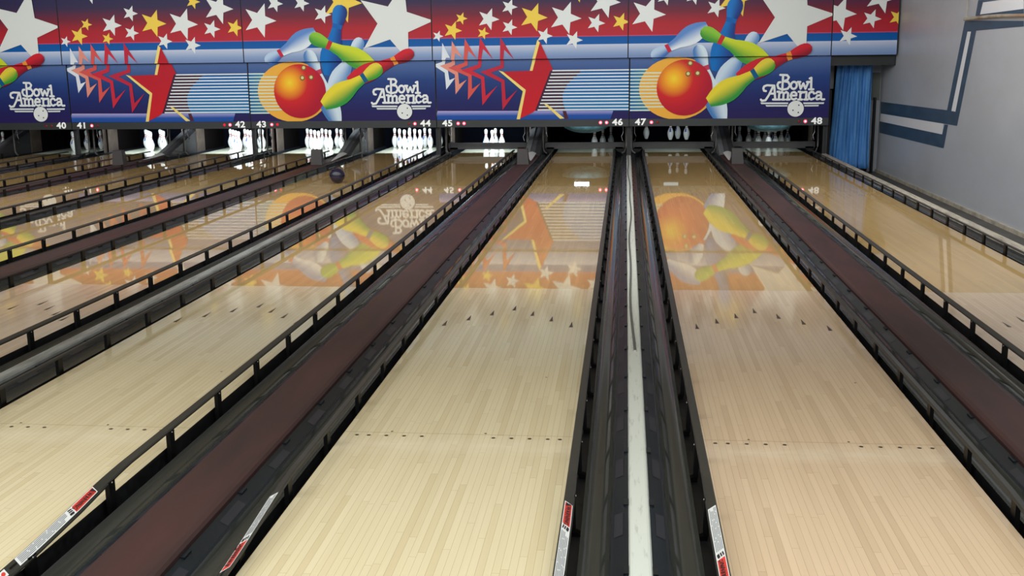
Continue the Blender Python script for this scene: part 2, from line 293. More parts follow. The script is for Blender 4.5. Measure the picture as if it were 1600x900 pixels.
b = MB(); b.box(XR-.03, XR, 6, 17.8, -.38, -.33); struct(b, 'baseboard_right', M['strip_cream'])
b = MB(); b.box(XL, XR, 17.0, 17.1, 3.02, 3.75); struct(b, 'wall_over_masks', M['wall'])

# pipe along the right wall with a thin drop conduit
b = MB(); b.tube([(4.40, y, 2.13-.0175*(12.9-y)-.01*math.sin(y*2)) for y in [12.93-.35*i for i in range(32)]], .022, 10)
b.tube([(4.42, 12.93, 2.13), (4.42, 12.93, 3.7)], .006, 6)
tag(b.build('wall_pipe', M['pipe']), 'cream painted pipe running along the grey right wall', 'pipe')

# blue curtain in the passage
b = MB(); rows = []
zs = [1.62-.1*i for i in range(20)]
for z in zs:
    t = (1.62-z)/1.9; r = []
    for k in range(61):
        s = k/60; x0 = 3.60-.10*t; x1 = 4.20+.03*t
        r.append((x0+(x1-x0)*s+.01*math.sin(9*s+3*t), 17.35+.03*math.sin(s*26+1.5*math.sin(t*3))+.012*math.sin(s*57+2+t), z))
    rows.append(r)
b.grid(rows)
o = b.build('curtain', M['curtain']); md = o.modifiers.new('thick', 'SOLIDIFY'); md.thickness = .004
tag(o, 'long blue fabric curtain hanging beside the number 48 panel', 'curtain')
b = MB(); b.tube([(3.4, 17.35, 1.63), (4.4, 17.35, 1.63)], .012, 8)
tag(b.build('curtain_rod', M['steel']), 'thin metal rod holding up the blue curtain', 'rod')
b = MB(); b.box(3.385, 4.48-.03, 16.82, 17.30, 1.515, 1.70)
tag(b.build('support_beam', M['frame'], bevel=.004), 'dark beam under the rightmost star panel above the blue curtain', 'beam')

# ------------------------------------------------------------------ lanes
def lane(l):
    root = empty('bowling_lane', (lane_mid(l), 0, 0))
    h = W/2; b = MB()
    b.box(-h, h, Y0, DECK0, -.10, 0)
    b.m[-5] = 0; 
    for i in range(6): b.m[i] = 0 if i == 1 else 2
    for k in range(7):                                       # seven arrows
        x = (k-3)*.1353; yb = 4.672-abs(k-3)*.152
        b.face([(x-.0125, yb, .0006), (x+.0125, yb, .0006), (x+.001, yb+.14, .0006), (x-.001, yb+.14, .0006)], 1)
    for q in (3, 5, 8, 11, 14):                              # ten dots
        for s in (-1, 1):
            x = s*(h-(q-.5)*W/39)
            b.face([(x+.0095*math.cos(a*math.pi/6), 2.134+.0095*math.sin(a*math.pi/6), .0006) for a in range(12)], 1)
    for x, y in ((.12, 2.19), (-.31, 2.19), (.33, 3.1)):
        b.face([(x+.006*math.cos(a*math.pi/4), y+.006*math.sin(a*math.pi/4), .0006) for a in range(8)], 1)
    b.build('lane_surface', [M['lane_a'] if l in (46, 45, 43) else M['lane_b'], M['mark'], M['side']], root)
    b = MB(); b.box(-h, h, DECK0+.002, Y1, -.10, 0.0); b.build('pin_deck', M['deck'], root)
    tag(root, 'pale polished wooden bowling lane number %s%s' % (WORD[l], {48: ', nearest the grey right wall', 47: ', right of the white divider', 46: ', left of the white divider', 44: ', with the rolling dark ball', 45: ', ending at four standing pins'}.get(l, ', under the painted panels')), 'bowling lane', 'bowling lanes')
for l in LANES: lane(l)

# gutters: profile by distance d from the lane edge
def gutter(l, side):
    x0 = lane_left(l) if side < 0 else lane_left(l)+W
    b = MB()
    prof = [(.003, -.012), (.004, -.078), (.060, -.080), (.062, -.020)]
    b.extrude_y([(x0+side*d, z) for d, z in prof], .15, 17.3, 1)
    a = [(.062, -.020), (.072, -.036), (.090, -.048), (.115, -.052), (.140, -.048), (.158, -.036), (.168, -.022)]
    b.extrude_y([(x0+side*d, z) for d, z in a], .15, 17.3, 0, smooth=True)
    c = [(.168, -.022), (.173, -.018), (.180, -.020), (.196, -.013), (.215, -.004), (.232, .004), (.2335, -.06)]
    b.extrude_y([(x0+side*d, z) for d, z in c], .15, 17.3, 2)
    k = 0
    while .6+.568*k < 17:                                    # clip tabs along the shoulder
        y = .6+.568*k; k += 1
        b.box(min(x0+side*.216, x0+side*.2335), max(x0+side*.216, x0+side*.2335), y+.25, y+.31, -.02, .0062, 2)
        for (d0, z0, d1, z1) in ((.182, -.0195, .197, -.0125), (.197, -.0125, .214, -.0045)):
            b.face([(x0+side*d0, y, z0+.0015), (x0+side*d1, y, z1+.0015), (x0+side*d1, y+.2, z1+.0015), (x0+side*d0, y+.2, z0+.0015)], 3)
    o = b.build('gutter', [M['gutter'], M['well'], M['gutter_dark'], M['gutter_tab']])
    tag(o, 'dark grey gutter channel along the %s side of lane %s' % ('left' if side < 0 else 'right', WORD[l]), 'gutter', 'lane gutters')
for l in LANES:
    for s in (-1, 1): gutter(l, s)

# bumper rails
RY = [.30+.05*i for i in range(27)]+[1.75]
def rail_zd(y):
    t = max(0, min(1, (1.5-y)/.95)); t = t*t*(3-2*t)
    return .096-.05*t, -.010*t
def rail_t(y): return .3*max(0, min(1, (1.5-y)/.4))
def rail_w(y): return 1+.12*max(0, min(1, (1.5-y)/.4))
def rail_label(side, redfar):
    """ slanted caution label lying on the rail; side: direction from lane edge to gutter """
    b = MB(); ya, yb = .70, 1.235
    def pt(y, d, lift=.0012):
        z, dd = rail_zd(y); sl = .02*(d-.003)/.03
        return (side*(d*rail_w(y)+dd), y-sl, z+.00856-(.2593+rail_t(y))*d+lift)
    n = 20; ycut = 1.075 if redfar else .885
    def band(y0, y1, d0, d1, mi, lift):
        for i in range(n):
            u = y0+(y1-y0)*i/n; v = y0+(y1-y0)*(i+1)/n
            b.face([pt(u, d0, lift), pt(v, d0, lift), pt(v, d1, lift), pt(u, d1, lift)], mi)
    band(ya, yb, .0062, .0326, 1, .0006)
    r0, r1 = (ycut, yb-.006) if redfar else (ya+.006, ycut)
    band(r0, r1, .0085, .0304, 0, .0011)
    w0, w1 = (ya+.012, ycut-.05) if redfar else (ycut+.05, yb-.012)
    for d in (.0090, .0135, .0180, .0225, .0270):             # lines of small print
        t = w0 
        while t < w1-.02:
            e = min(w1, t+random.uniform(.05, .13)); band2 = (t, e); b.face([pt(t, d, .0017), pt(e, d, .0017), pt(e, d+.0022, .0017), pt(t, d+.0022, .0017)], 3); t = e+.006
    hy = ycut-.022 if redfar else ycut+.022                    # hand symbol
    for dd in (.009, .015, .021): b.face([pt(hy-.012, dd, .0018), pt(hy+.012, dd+.002, .0018), pt(hy+.012, dd+.006, .0018), pt(hy-.012, dd+.0035, .0018)], 2)
    b.face([pt(hy-.016, .024, .0018), pt(hy+.014, .024, .0018), pt(hy+.01, .03, .0018), pt(hy-.012, .028, .0018)], 2)
    st = MB()
    st.face([pt(.60, .009, .0006), pt(.636, .009, .0006), pt(.636, .030, .0006), pt(.60, .030, .0006)], 0)
    c0 = [pt(.618+.011*math.cos(k*math.pi/5), .0195+.006*math.sin(k*math.pi/5), .0012) for k in range(10)]; st.face(c0, 1)
    st.face([pt(.655, .016, .0006), pt(.70, .016, .0006), pt(.70, .022, .0006), pt(.655, .022, .0006)], 2)
    return b, r0, r1, pt, st
def text_mesh(body, size, bold=.0, extrude=0.0005):
    cu = bpy.data.curves.new('txt', 'FONT'); cu.body = body; cu.size = size; cu.offset = bold; cu.extrude = extrude
    cu.align_x = 'CENTER'; cu.align_y = 'CENTER'; cu.resolution_u = 3; cu.space_character = 1.08 if bold else 1
    ob = bpy.data.objects.new('txt', cu); COL.objects.link(ob); bpy.context.view_layer.update()
    dg = bpy.context.evaluated_depsgraph_get(); me = bpy.data.meshes.new_from_object(ob.evaluated_get(dg))
    bpy.data.objects.remove(ob); return me
WARN = text_mesh('\u25B2WARNING', .026, .0006, 0.0)
def make_rail(side):
    z0 = 17.0
    ys = RY+[2+.568*i for i in range(1, 27)]+[17.0]
    b = MB(); rows = []
    for y in ys:
        z, dd = rail_zd(y)
        pr = [(.000, -.004), (.002, .004), (.006, .007), (.033, .000), (.037, -.005), (.036, -.012), (.031, -.008), (.006, -.002)]
        rows.append([(side*(d*rail_w(y)+dd), y, z+h-rail_t(y)*d) for d, h in pr])
    b.grid(rows, 0, True, False); b.cap(rows[0], 0, True); b.cap(rows[-1], 0)
    rail = b.build('rail', M['rail'])
    if side > 0: rail.data.flip_normals()
    p = MB()
    p.box(-.004 if side > 0 else -.014, .014 if side > 0 else .004, -.024, .024, -.055, .088)
    s = side
    p.hexa([(s*.0, -.016, -.075), (s*.035, -.016, -.075), (s*.035, .016, -.075), (s*.0, .016, -.075), (s*-.003, -.016, -.045), (s*.035, -.016, -.066), (s*.035, .016, -.066), (s*-.003, .016, -.045)])
    p.lathe([(0, .004), (.004, .003)], (s*.013, 0, .080), 8, 1)
    post = p.build('post', [M['black'], M['screw']])
    labs = {}
    for redfar in ((side > 0),):
        b, r0, r1, pt, st = rail_label(side, redfar)
        labs[redfar] = (tag(b.build('warning_label', [M['label_red'], M['label_white'], M['ink'], M['ink_grey']]), 'red and white slanted caution sticker'), (r0+r1)/2, pt, tag(st.build('end_sticker', [M['label_white'], M['label_red'], M['black']]), 'small white square sticker'))
    return rail, post, labs
RAILS = {-1: make_rail(-1), 1: make_rail(1)}
PH = {(46, -1): .856, (47, 1): .844}
used = {}
for l in LANES:
    for s in (-1, 1):
        x0 = lane_left(l) if s < 0 else lane_left(l)+W
        root = empty('bumper_rail', (x0, 0, 0))
        tag(root, 'low dark bumper rail on short posts, %s edge of lane %s' % ('left' if s < 0 else 'right', WORD[l]), 'bumper rail', 'bumper rails')
        rail, post, labs = RAILS[s]
        if s not in used: rail.parent = root
        else: copy_obj(rail, root)
        ph = PH.get((l, s), .75)
        for k in range(-1 if ph > .8 else 0, 29):
            y = ph+.568*k
            if y > 16.95: break
            zt, dd = rail_zd(y)
            loc = (s*(.026+dd), y, zt-.096-.0)
            if s not in used: post.parent = root; post.location = loc; used[s] = 1
            else: copy_obj(post, root, loc)
        redfar = s > 0
        lab, ym, pt, est = labs[redfar]
        if est.parent is None: est.parent = root
        else: copy_obj(est, root)
        if lab.parent is None: lab.parent = root; la = lab
        else: la = copy_obj(lab, root)
        # WARNING lettering on the red field
        t = bpy.data.objects.new('label_lettering', WARN); COL.objects.link(t); t.parent = la
        if not WARN.materials: WARN.materials.append(M['ink'])
        q = Vector(pt(ym, .0185, .0026)); q0 = Vector(pt(ym-.03, .0185, .0026)); q1 = Vector(pt(ym+.03, .0185, .0026))
        ydir = Vector((s, 0, -.22)).normalized()              # tops of the letters face the gutter
        xdir = (q1-q0).normalized()*(-s); zdir = xdir.cross(ydir).normalized()
        mw = Matrix.Identity(4)
        for i in range(3): mw[i][0] = xdir[i]; mw[i][1] = ydir[i]; mw[i][2] = zdir[i]; mw[i][3] = q[i]
        t.matrix_local = mw

# divisions between pairs and caps over the ball returns
def division(x, w, m, label, name, z=.03, y0=.1, y1=16.84, maxy=None):
    b = MB(); pr = [(-w/2, -.07), (-w/2, z-.012), (-w/2+.006, z-.003), (-w/2+.014, z), (w/2-.014, z), (w/2-.006, z-.003), (w/2, z-.012), (w/2, -.07)]
    b.extrude_y([(x+a, c) for a, c in pr], y0, y1, 0, True)
    o = b.build(name, m); tag(o, label, 'divider', 'lane dividers'); return o
for j, (mt_, lb) in enumerate([('strip_white', 'narrow white dirty divider strip between lanes forty-six and forty-seven'), ('strip_grey', 'light grey divider strip between lanes forty-four and forty-five'),
                     ('strip_dark', 'dark grey divider strip between lanes forty-two and forty-three'), ('strip_dark', 'dark grey divider strip between lanes forty and forty-one'), ('strip_dark', 'dark grey divider strip between lanes thirty-eight and thirty-nine')]):
    division(-j*P, .080, M[mt_], lb, 'lane_divider', z=.012 if j == 0 else .03)
division(P-.035, .085, M['strip_cream'], 'cream grey divider strip between lane 48 and the right wall', 'lane_divider', z=.03)
# lane bed side facing the right walkway
b = MB(); b.box(P+.010, P+.04, 0, 17.6, -.38, .0); tag(b.build('lane_bed_skirt', M['machine']), 'dark side board under the cream divider beside the right wall', 'board')
# grey cord on the white strip
b = MB(); pts = [(-.006+.011*math.sin(y*.75)+.007*math.sin(y*2.1+1), y, .0165) for y in [3.62+.25*i for i in range(55)]]
b.tube(pts, .0075, 6)
for t in range(12): pass
b.lathe([(0, .011), (.004, .012), (.008, .007)], (pts[0][0], pts[0][1]-.01, .012), 12, 1)
tag(b.build('cord', [M['cord'], M['screw']]), 'thin wavy grey cord lying on the white divider strip', 'cord')

def ball_return(j):
    xc = -B/2-N/2-W+0.0
    xc = -(N/2+W+B/2)+j*P
    a, c = (lane_left(45+2*j)+W), lane_left(46+2*j)
    left, right = 45+2*j, 46+2*j
    w = c-a-2*.2345
    b = MB(); h = w/2
    pr = [(-h, -.07), (-h, .018), (-h+.010, .028), (-h+.03, .032), (h-.03, .032), (h-.010, .028), (h, .018), (h, -.07)]
    b.extrude_y([(xc+p, q) for p, q in pr], .1, 16.68, 0, True)
    root = empty('ball_return_cap', (0, 0, 0))
    tag(root, 'wide maroon ball return cover between lanes %s and %s' % (WORD[left], WORD[right]), 'ball return cover', 'ball return covers')
    b.build('cover', M['maroon'], root)
    b = MB()                                                  # hood block near the far end
    b.hexa([(xc-.092, 14.93, .03), (xc+.096, 14.93, .03), (xc+.10, 15.08, .03), (xc-.092, 15.08, .03),
            (xc-.088, 14.96, .272), (xc+.072, 14.96, .272), (xc+.072, 15.08, .276), (xc-.088, 15.08, .276)])
    b.build('hood', M['maroon_dark'], root, bevel=.01)
    b = MB()                                                  # white ball exit guide behind the hood
    sg = -1 if j > 0 else 1; pts = []
    for i in range(9):
        t = i/8; r = []
        for k in range(7):
            u = k/6-.5; r.append((xc+sg*.07*(1-t)+(.02+.14*t)*u, 15.6+1.05*t, .032+.03*math.cos(u*math.pi)*t+.035*t))
        pts.append(r)
    b.grid(pts); b.grid([[(x, y, .031) for x, y, z in r] for r in pts])
    o = b.build('exit_guide', M['white_plastic'], root)
    # ball lift rising to the pinsetter
    root2 = empty('ball_lift', (xc, 16.7, 0))
    tag(root2, 'dark sloping ball lift housing between lanes %s and %s' % (WORD[left], WORD[right]), 'ball lift', 'ball lifts')
    for s0, s1, mm, nm in ((-.130, -.045, 'lift_a', 'left_facet'), (-.045, .045, 'lift_b', 'belt'), (.045, .130, 'lift_c', 'right_facet')):
        b = MB(); dp = .02 if nm == 'belt' else 0
        b.hexa([(s0, 0, -.05), (s1, 0, -.05), (s1, 2.6, -.05), (s0, 2.6, -.05), (s0, 0, .04-dp), (s1, 0, .04-dp), (s1, 2.6, .75-dp), (s0, 2.6, .75-dp)])
        b.build(nm, M[mm], root2)
for j in range(0, -4, -1): ball_return(j)
ball_return(1)

# ------------------------------------------------------------------ pinsetters
def pinsetter(l, sweep, dome, lit):
    x = lane_mid(l); root = empty('pinsetter', (x, 17.45, 0)); h = W/2
    tag(root, 'dark pinsetter bay under number %s%s' % (WORD[l], ', sweep bar lowered' if sweep else ', open pin deck'), 'pinsetter', 'pinsetters')
    for s in (-1, 1):
        b = MB(); xa = s*(h+.21); b.box(min(xa, xa+s*.022), max(xa, xa+s*.022), .58, 2.0, -.1, .95, 0)
        xi = s*(h+.2085); b.face([(xi, .95, -.1), (xi, 2.0, -.1), (xi, 2.0, .95), (xi, .95, .95)], 1)
        b.build('kickback', [M['kick'], M['kick_in']], root)
        b = MB(); b.tube([(s*(h+.222), -.02, .62), (s*(h+.222), -.02, .12), (s*(h+.215), -.02, .06), (s*(h+.19), -.03, .02), (s*(h+.15), -.05, .004)], .017, 8)
        b.build('sweep_post', M['post_grey'], root)
        b = MB(); b.tube([(s*(h+.17), .03, .62), (s*(h+.17), .03, .36), (s*(h+.14), .02, .30), (s*(h+.165), .03, .22)], .008, 6); b.build('sweep_arm', M['steel'], root)
        b = MB(); pr = [(h+.002, .0), (h+.02, -.04), (h+.11, -.075), (h+.19, -.04), (h+.208, 0)]
        b.extrude_y([(s*p, q) for p, q in pr], -.14, 2.0, 0, smooth=True); b.build('deck_gutter', M['gutter_dark'], root)
    if l in (46, 47):
        b = MB(); b.box(-.20, .12, -.16, -.12, .52, .66); b.box(-.20, -.17, -.16, 1.2, .62, .66); hs = b.build('work_lamp', M['machine'], root)
        b = MB(); b.box(-.17, -.04 if l == 46 else .09, -.18, -.16, .515, .60 if l == 46 else .57); b.box(-.03, .09, -.18, -.16, .515, .60) if l == 46 else None
        b.build('lamp_tube', M['lamp' if l == 46 else 'lamp_dim'], hs)
    b = MB(); b.box(-h-.22, h+.22, 1.98, 2.02, -.1, .95); b.build('pit_cushion', M['pit'], root)
    b = MB(); b.box(-h-.18, h+.18, .55, 1.9, .66, .95); b.build('pin_table', M['machine'], root)
    if sweep:
        b = MB(); pr = [(.07, .075), (.20, .085), (.215, .185), (.195, .20), (.06, .195)]
        b = MB(); z0, z1 = .070, .185
        b.box(-h-.17, h+.17, .10, .13, z0, z1); b.box(-h-.17, h+.17, .085, .135, z1-.014, z1+.004); b.box(-h-.2, -h-.17, .09, .5, z0+.02, z1); b.box(h+.17, h+.2, .09, .5, z0+.02, z1)
        b.build('sweep_bar', M['sweep'], root, bevel=.004)
        b = MB()
        for s in (-1, 1): b = MB(); b.extrude_y([(s*(h+.03), .07), (s*(h+.07), .02), (s*(h+.13), .0), (s*(h+.18), .03), (s*(h+.2), .07), (s*(h+.2), .10), (s*(h+.03), .10)], .10, .12, 0, True); b.build('sweep_flap', M['black'], root)
    if dome:
        b = MB(); rows = []
        for i in range(7):
            a = i/6*math.pi/2; rows.append([(.46*math.cos(a)*math.cos(2*math.pi*k/28), .85+.46*math.cos(a)*math.sin(2*math.pi*k/28), .50-.19*math.sin(a)) for k in range(28)])
        b.grid(rows, 0, True); b.build('turret_dome', M['teal'], root)
M['pit'] = mat('pit_cushion', (4, 6, 14), .9, spec=.05)
for l in LANES: pinsetter(l, l in (45, 46, 47, 48), l in (46, 48), True)
for j in range(1, -5, -1):
    b = MB(); x = j*P
    if j == 1: x = j*P-.03
    b.box(x-.032, x+.032, 16.86, 16.94, -.38, .60); b.box(x-.036, x-.024, 16.85, 16.86, -.1, .6, 1); b.box(x+.024, x+.036, 16.85, 16.86, -.1, .6, 1)
    nm = {1: 'right of lane 48', 0: 'between lanes forty-six and forty-seven', -1: 'between lanes forty-four and forty-five', -2: 'between lanes forty-two and forty-three', -3: 'between lanes forty and forty-one', -4: 'between lanes thirty-eight and thirty-nine'}[j]
    tag(b.build('support_post', [M['frame'], M['machine']]), 'dark metal post under the panels ' + nm, 'post', 'panel support posts')

# ------------------------------------------------------------------ pins
PROF = [(0, .0258), (.019, .0359), (.057, .0496), (.086, .0573), (.114, .0605), (.149, .0580), (.184, .0470), (.219, .0314), (.228, .0285), (.238, .0250), (.254, .0228), (.262, .0228), (.276, .02375), (.298, .0266), (.321, .0306), (.343, .0323), (.362, .0285), (.374, .0190), (.3805, .006)]
b = MB()
def pmat(i, j):
    if i in (8, 11): return 1
    if i in (5, 6) and j in (14, 15): return 2
    return 0
b.lathe(PROF, (0, 0, 0), 22, pmat)
PIN = b.build('bowling_pin', [M['pin'], M['pin_red'], M['pin_blue']]); first = [True]
POS = {1: (0, 0), 2: (-.1524, .264), 3: (.1524, .264), 4: (-.3048, .528), 5: (0, .528), 6: (.3048, .528), 7: (-.4572, .792), 8: (-.1524, .792), 9: (.1524, .792), 10: (.4572, .792)}
WHERE = {1: 'front headpin', 2: 'left pin of the second row', 3: 'right pin of the second row', 4: 'left pin of the third row', 5: 'middle pin of the third row', 6: 'right pin of the third row',
         7: 'leftmost pin of the back row', 8: 'second pin from left in back row', 9: 'third pin from left in back row', 10: 'rightmost pin of the back row'}
SETS = {48: range(1, 11), 47: (5, 6, 7, 9), 46: (3, 6, 10), 45: (1, 2, 3, 5), 44: range(1, 11), 43: range(1, 10), 42: range(1, 11), 41: (1, 2, 3, 4, 5, 7, 8), 40: (1, 2, 5, 6), 39: (3, 6)}
for l, s in SETS.items():
    for k in s:
        if first[0]: o = PIN; first[0] = False
        else: o = copy_obj(PIN)
        o.location = (lane_mid(l)+POS[k][0], 18.288+POS[k][1], .14 if l == 47 else 0)
        o.rotation_euler = (0, 0, random.choice([0, .3, -.5, 2.2, 4]))
        tag(o, 'white bowling pin, %s, lane %s' % (WHERE[k], WORD[l]), 'bowling pin', 'bowling pins of lane %d' % l)
# lamps that light the pin decks, above the pins behind the panels
for l, e in {45: 60, 44: 75, 43: 75, 42: 75, 41: 60, 46: 7, 47: 10, 48: 7, 40: 5, 39: 4, 38: 2}.items():
    o = area('pin_deck_light', (lane_mid(l), 17.42, .64), (lane_mid(l), 18.75, .05), .75, .06, e*.34, (.86, .96, 1.0), 2.2)
# bowling ball rolling down lane 44
b = MB(); rows = []
for i in range(17):
    a = -math.pi/2+math.pi*i/16; rows.append([(.1085*math.cos(a)*math.cos(2*math.pi*k/32), .1085*math.cos(a)*math.sin(2*math.pi*k/32), .1085*math.sin(a)) for k in range(32)])
b.grid(rows, 0, True)
for a, c in ((.3, 2.4), (.75, 2.2), (.75, 2.75)):
    n = Vector((math.cos(c)*math.sin(a), -math.sin(c)*math.sin(a), math.cos(a))); u = n.orthogonal().normalized(); w = n.cross(u)
    b.face([n*.1088+(u*math.cos(k*math.pi/6)+w*math.sin(k*math.pi/6))*.012 for k in range(12)], 1)
tag(b.build('bowling_ball', [M['ball'], M['black']], loc=(-4.085, 12.50, .1085)), 'dark navy bowling ball rolling down lane 44', 'bowling ball')

# ------------------------------------------------------------------ masking panels (printed art)
def clipc(poly, ax, val, keep_less):
    out = []
    n = len(poly)
    for i in range(n):
        p, q = poly[i], poly[(i+1) % n]
        a = (p[ax] <= val) if keep_less else (p[ax] >= val); c = (q[ax] <= val) if keep_less else (q[ax] >= val)
        if a: out.append(p)
        if a != c:
            t = (val-p[ax])/(q[ax]-p[ax]); out.append(tuple(p[k]+(q[k]-p[k])*t for k in range(2)))
    return out
def tri(poly):
    from mathutils.geometry import tessellate_polygon
    return [[poly[i] for i in t] for t in tessellate_polygon([[Vector((p[0], p[1], 0)) for p in poly]])]
class Art:
    """ printed shapes, in panel coordinates u (right) and z (up), clipped to a rectangle """
    def __init__(s, u0, u1, z0, z1, xo, y): s.r = (u0, u1, z0, z1); s.xo = xo; s.y = y; s.b = MB(); s.k = 1
    def convex(s, p, fn, layer):
        u0, u1, z0, z1 = s.r
        for ax, v, less in ((0, u0, False), (0, u1, True), (1, z0, False), (1, z1, True)):
            if len(p) < 3: return
            p = clipc(p, ax, v, less)
        if len(p) < 3: return
        yy = s.y-.0005*layer
        area2 = sum(p[i][0]*p[(i+1) % len(p)][1]-p[(i+1) % len(p)][0]*p[i][1] for i in range(len(p)))
        if abs(area2) < 1e-7: return
        if area2 < 0: p = p[::-1]
        s.b.face([(q[0]+s.xo, yy, q[1]) for q in p], 1, [fn(*q) for q in p])
    def poly(s, p, fn, cuts=None):
        s.k += 1
        if not callable(fn):
            c = lin(fn); fn = lambda u, z: c
        for t in tri(p):
            if cuts:
                lo = min(q[1] for q in t); hi = max(q[1] for q in t)
                cc = [lo]+[v for v in cuts if lo < v < hi]+[hi]
                for a, d in zip(cc[:-1], cc[1:]):
                    q = clipc(clipc(t, 1, a, False), 1, d, True)
                    if len(q) > 2: s.convex(q, fn, s.k)
            else: s.convex(t, fn, s.k)
    def star(s, u, z, R, col, rot=-21):
        pts = []
        for i in range(10):
            a = math.radians(90-rot+36*i); r = R if i % 2 == 0 else R*.42
            pts.append((u+r*math.cos(a), z+r*math.sin(a)))
        s.k += 1; c = lin(col)
        for i in range(10): s.convex([(u, z), pts[i], pts[(i+1) % 10]], lambda *_: c, s.k)
    def stroke(s, pts, w, col):
        s.k += 1; c = lin(col); f = lambda *_: c; s.k -= .95
        for (a, d) in zip(pts[:-1], pts[1:]):
            dx, dz = d[0]-a[0], d[1]-a[1]; L = math.hypot(dx, dz) or 1; nx, nz = -dz/L*w/2, dx/L*w/2
            s.k += .05
            s.convex([(a[0]+nx, a[1]+nz), (a[0]-nx, a[1]-nz), (d[0]-nx, d[1]-nz), (d[0]+nx, d[1]+nz)], f, s.k)
        for p in pts: s.k += .05; s.convex([(p[0]+w/2*math.cos(k*math.pi/5), p[1]+w/2*math.sin(k*math.pi/5)) for k in range(10)], f, s.k)
    def mitre(s, pts, w, col):
        """ zigzag ribbon with sharp points """
        n = len(pts); pl = []; mi_ = []
        def nrm(a, d):
            dx, dz = d[0]-a[0], d[1]-a[1]; L = math.hypot(dx, dz) or 1; return (-dz/L, dx/L)
        for i, p in enumerate(pts):
            if i == 0 or i == n-1: pl.append(p); mi_.append(p); continue
            a = nrm(pts[i-1], p); d = nrm(p, pts[i+1]); mx, mz = a[0]+d[0], a[1]+d[1]; L2 = max(mx*mx+mz*mz, 1e-4)
            k = min(2/L2, 5.5/math.sqrt(L2)); o = (mx*k*w/2, mz*k*w/2)
            ox = p[0]-(pts[i-1][0]+pts[i+1][0])/2; oz = p[1]-(pts[i-1][1]+pts[i+1][1])/2
            if L2 < 2.2:
                if o[0]*ox+o[1]*oz > 0: pl.append(p); mi_.append((p[0]-2*o[0], p[1]-2*o[1]))
                else: mi_.append(p); pl.append((p[0]+2*o[0], p[1]+2*o[1]))
            else: pl.append((p[0]+o[0], p[1]+o[1])); mi_.append((p[0]-o[0], p[1]-o[1]))
        s.k += 1; c = lin(col); f = lambda *_: c
        for i in range(n-1):
            s.convex([pl[i], mi_[i], mi_[i+1]], f, s.k); s.convex([pl[i], mi_[i+1], pl[i+1]], f, s.k)
    def disc(s, u, z, rx, rz, fn, rings=10, n=36):
        s.k += 1
        if not callable(fn):
            c = lin(fn); fn = lambda *_: c; rings = 1
        for i in range(rings):
            a, d = i/rings, (i+1)/rings
            for k in range(n):
                t0, t1 = 2*math.pi*k/n, 2*math.pi*(k+1)/n
                q = [(u+rx*d*math.cos(t0), z+rz*d*math.sin(t0)), (u+rx*d*math.cos(t1), z+rz*d*math.sin(t1))]
                q += [(u+rx*a*math.cos(t1), z+rz*a*math.sin(t1)), (u+rx*a*math.cos(t0), z+rz*a*math.sin(t0))] if i else [(u, z)]
                s.convex(q, fn, s.k)
def mixc(a, b, t):
    t = max(0, min(1, t)); return tuple(x+(y-x)*t for x, y in zip(a, b))
def grad(stops):
    st = [(z, lin(c)) for z, c in stops]
    def fn(u, z):
        if z <= st[0][0]: return st[0][1]
        for (a, ca_), (d, cb_) in zip(st[:-1], st[1:]):
            if z <= d: return mixc(ca_, cb_, (z-a)/(d-a))
        return st[-1][1]
    return fn, [z for z, _ in stops]
SEAM = 1.683
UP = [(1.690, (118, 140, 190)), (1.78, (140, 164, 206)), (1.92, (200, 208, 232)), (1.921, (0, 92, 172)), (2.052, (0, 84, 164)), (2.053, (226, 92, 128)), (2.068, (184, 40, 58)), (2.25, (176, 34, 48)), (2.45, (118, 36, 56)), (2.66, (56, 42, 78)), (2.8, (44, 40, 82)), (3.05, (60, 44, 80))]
LOW = [(.60, (42, 30, 88)), (.80, (36, 32, 94)), (1.05, (32, 44, 108)), (1.35, (36, 66, 132)), (1.70, (86, 114, 170))]
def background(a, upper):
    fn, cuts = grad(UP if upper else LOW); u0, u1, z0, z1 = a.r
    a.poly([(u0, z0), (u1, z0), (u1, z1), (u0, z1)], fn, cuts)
WHT, YEL = (232, 236, 238), (246, 212, 84)
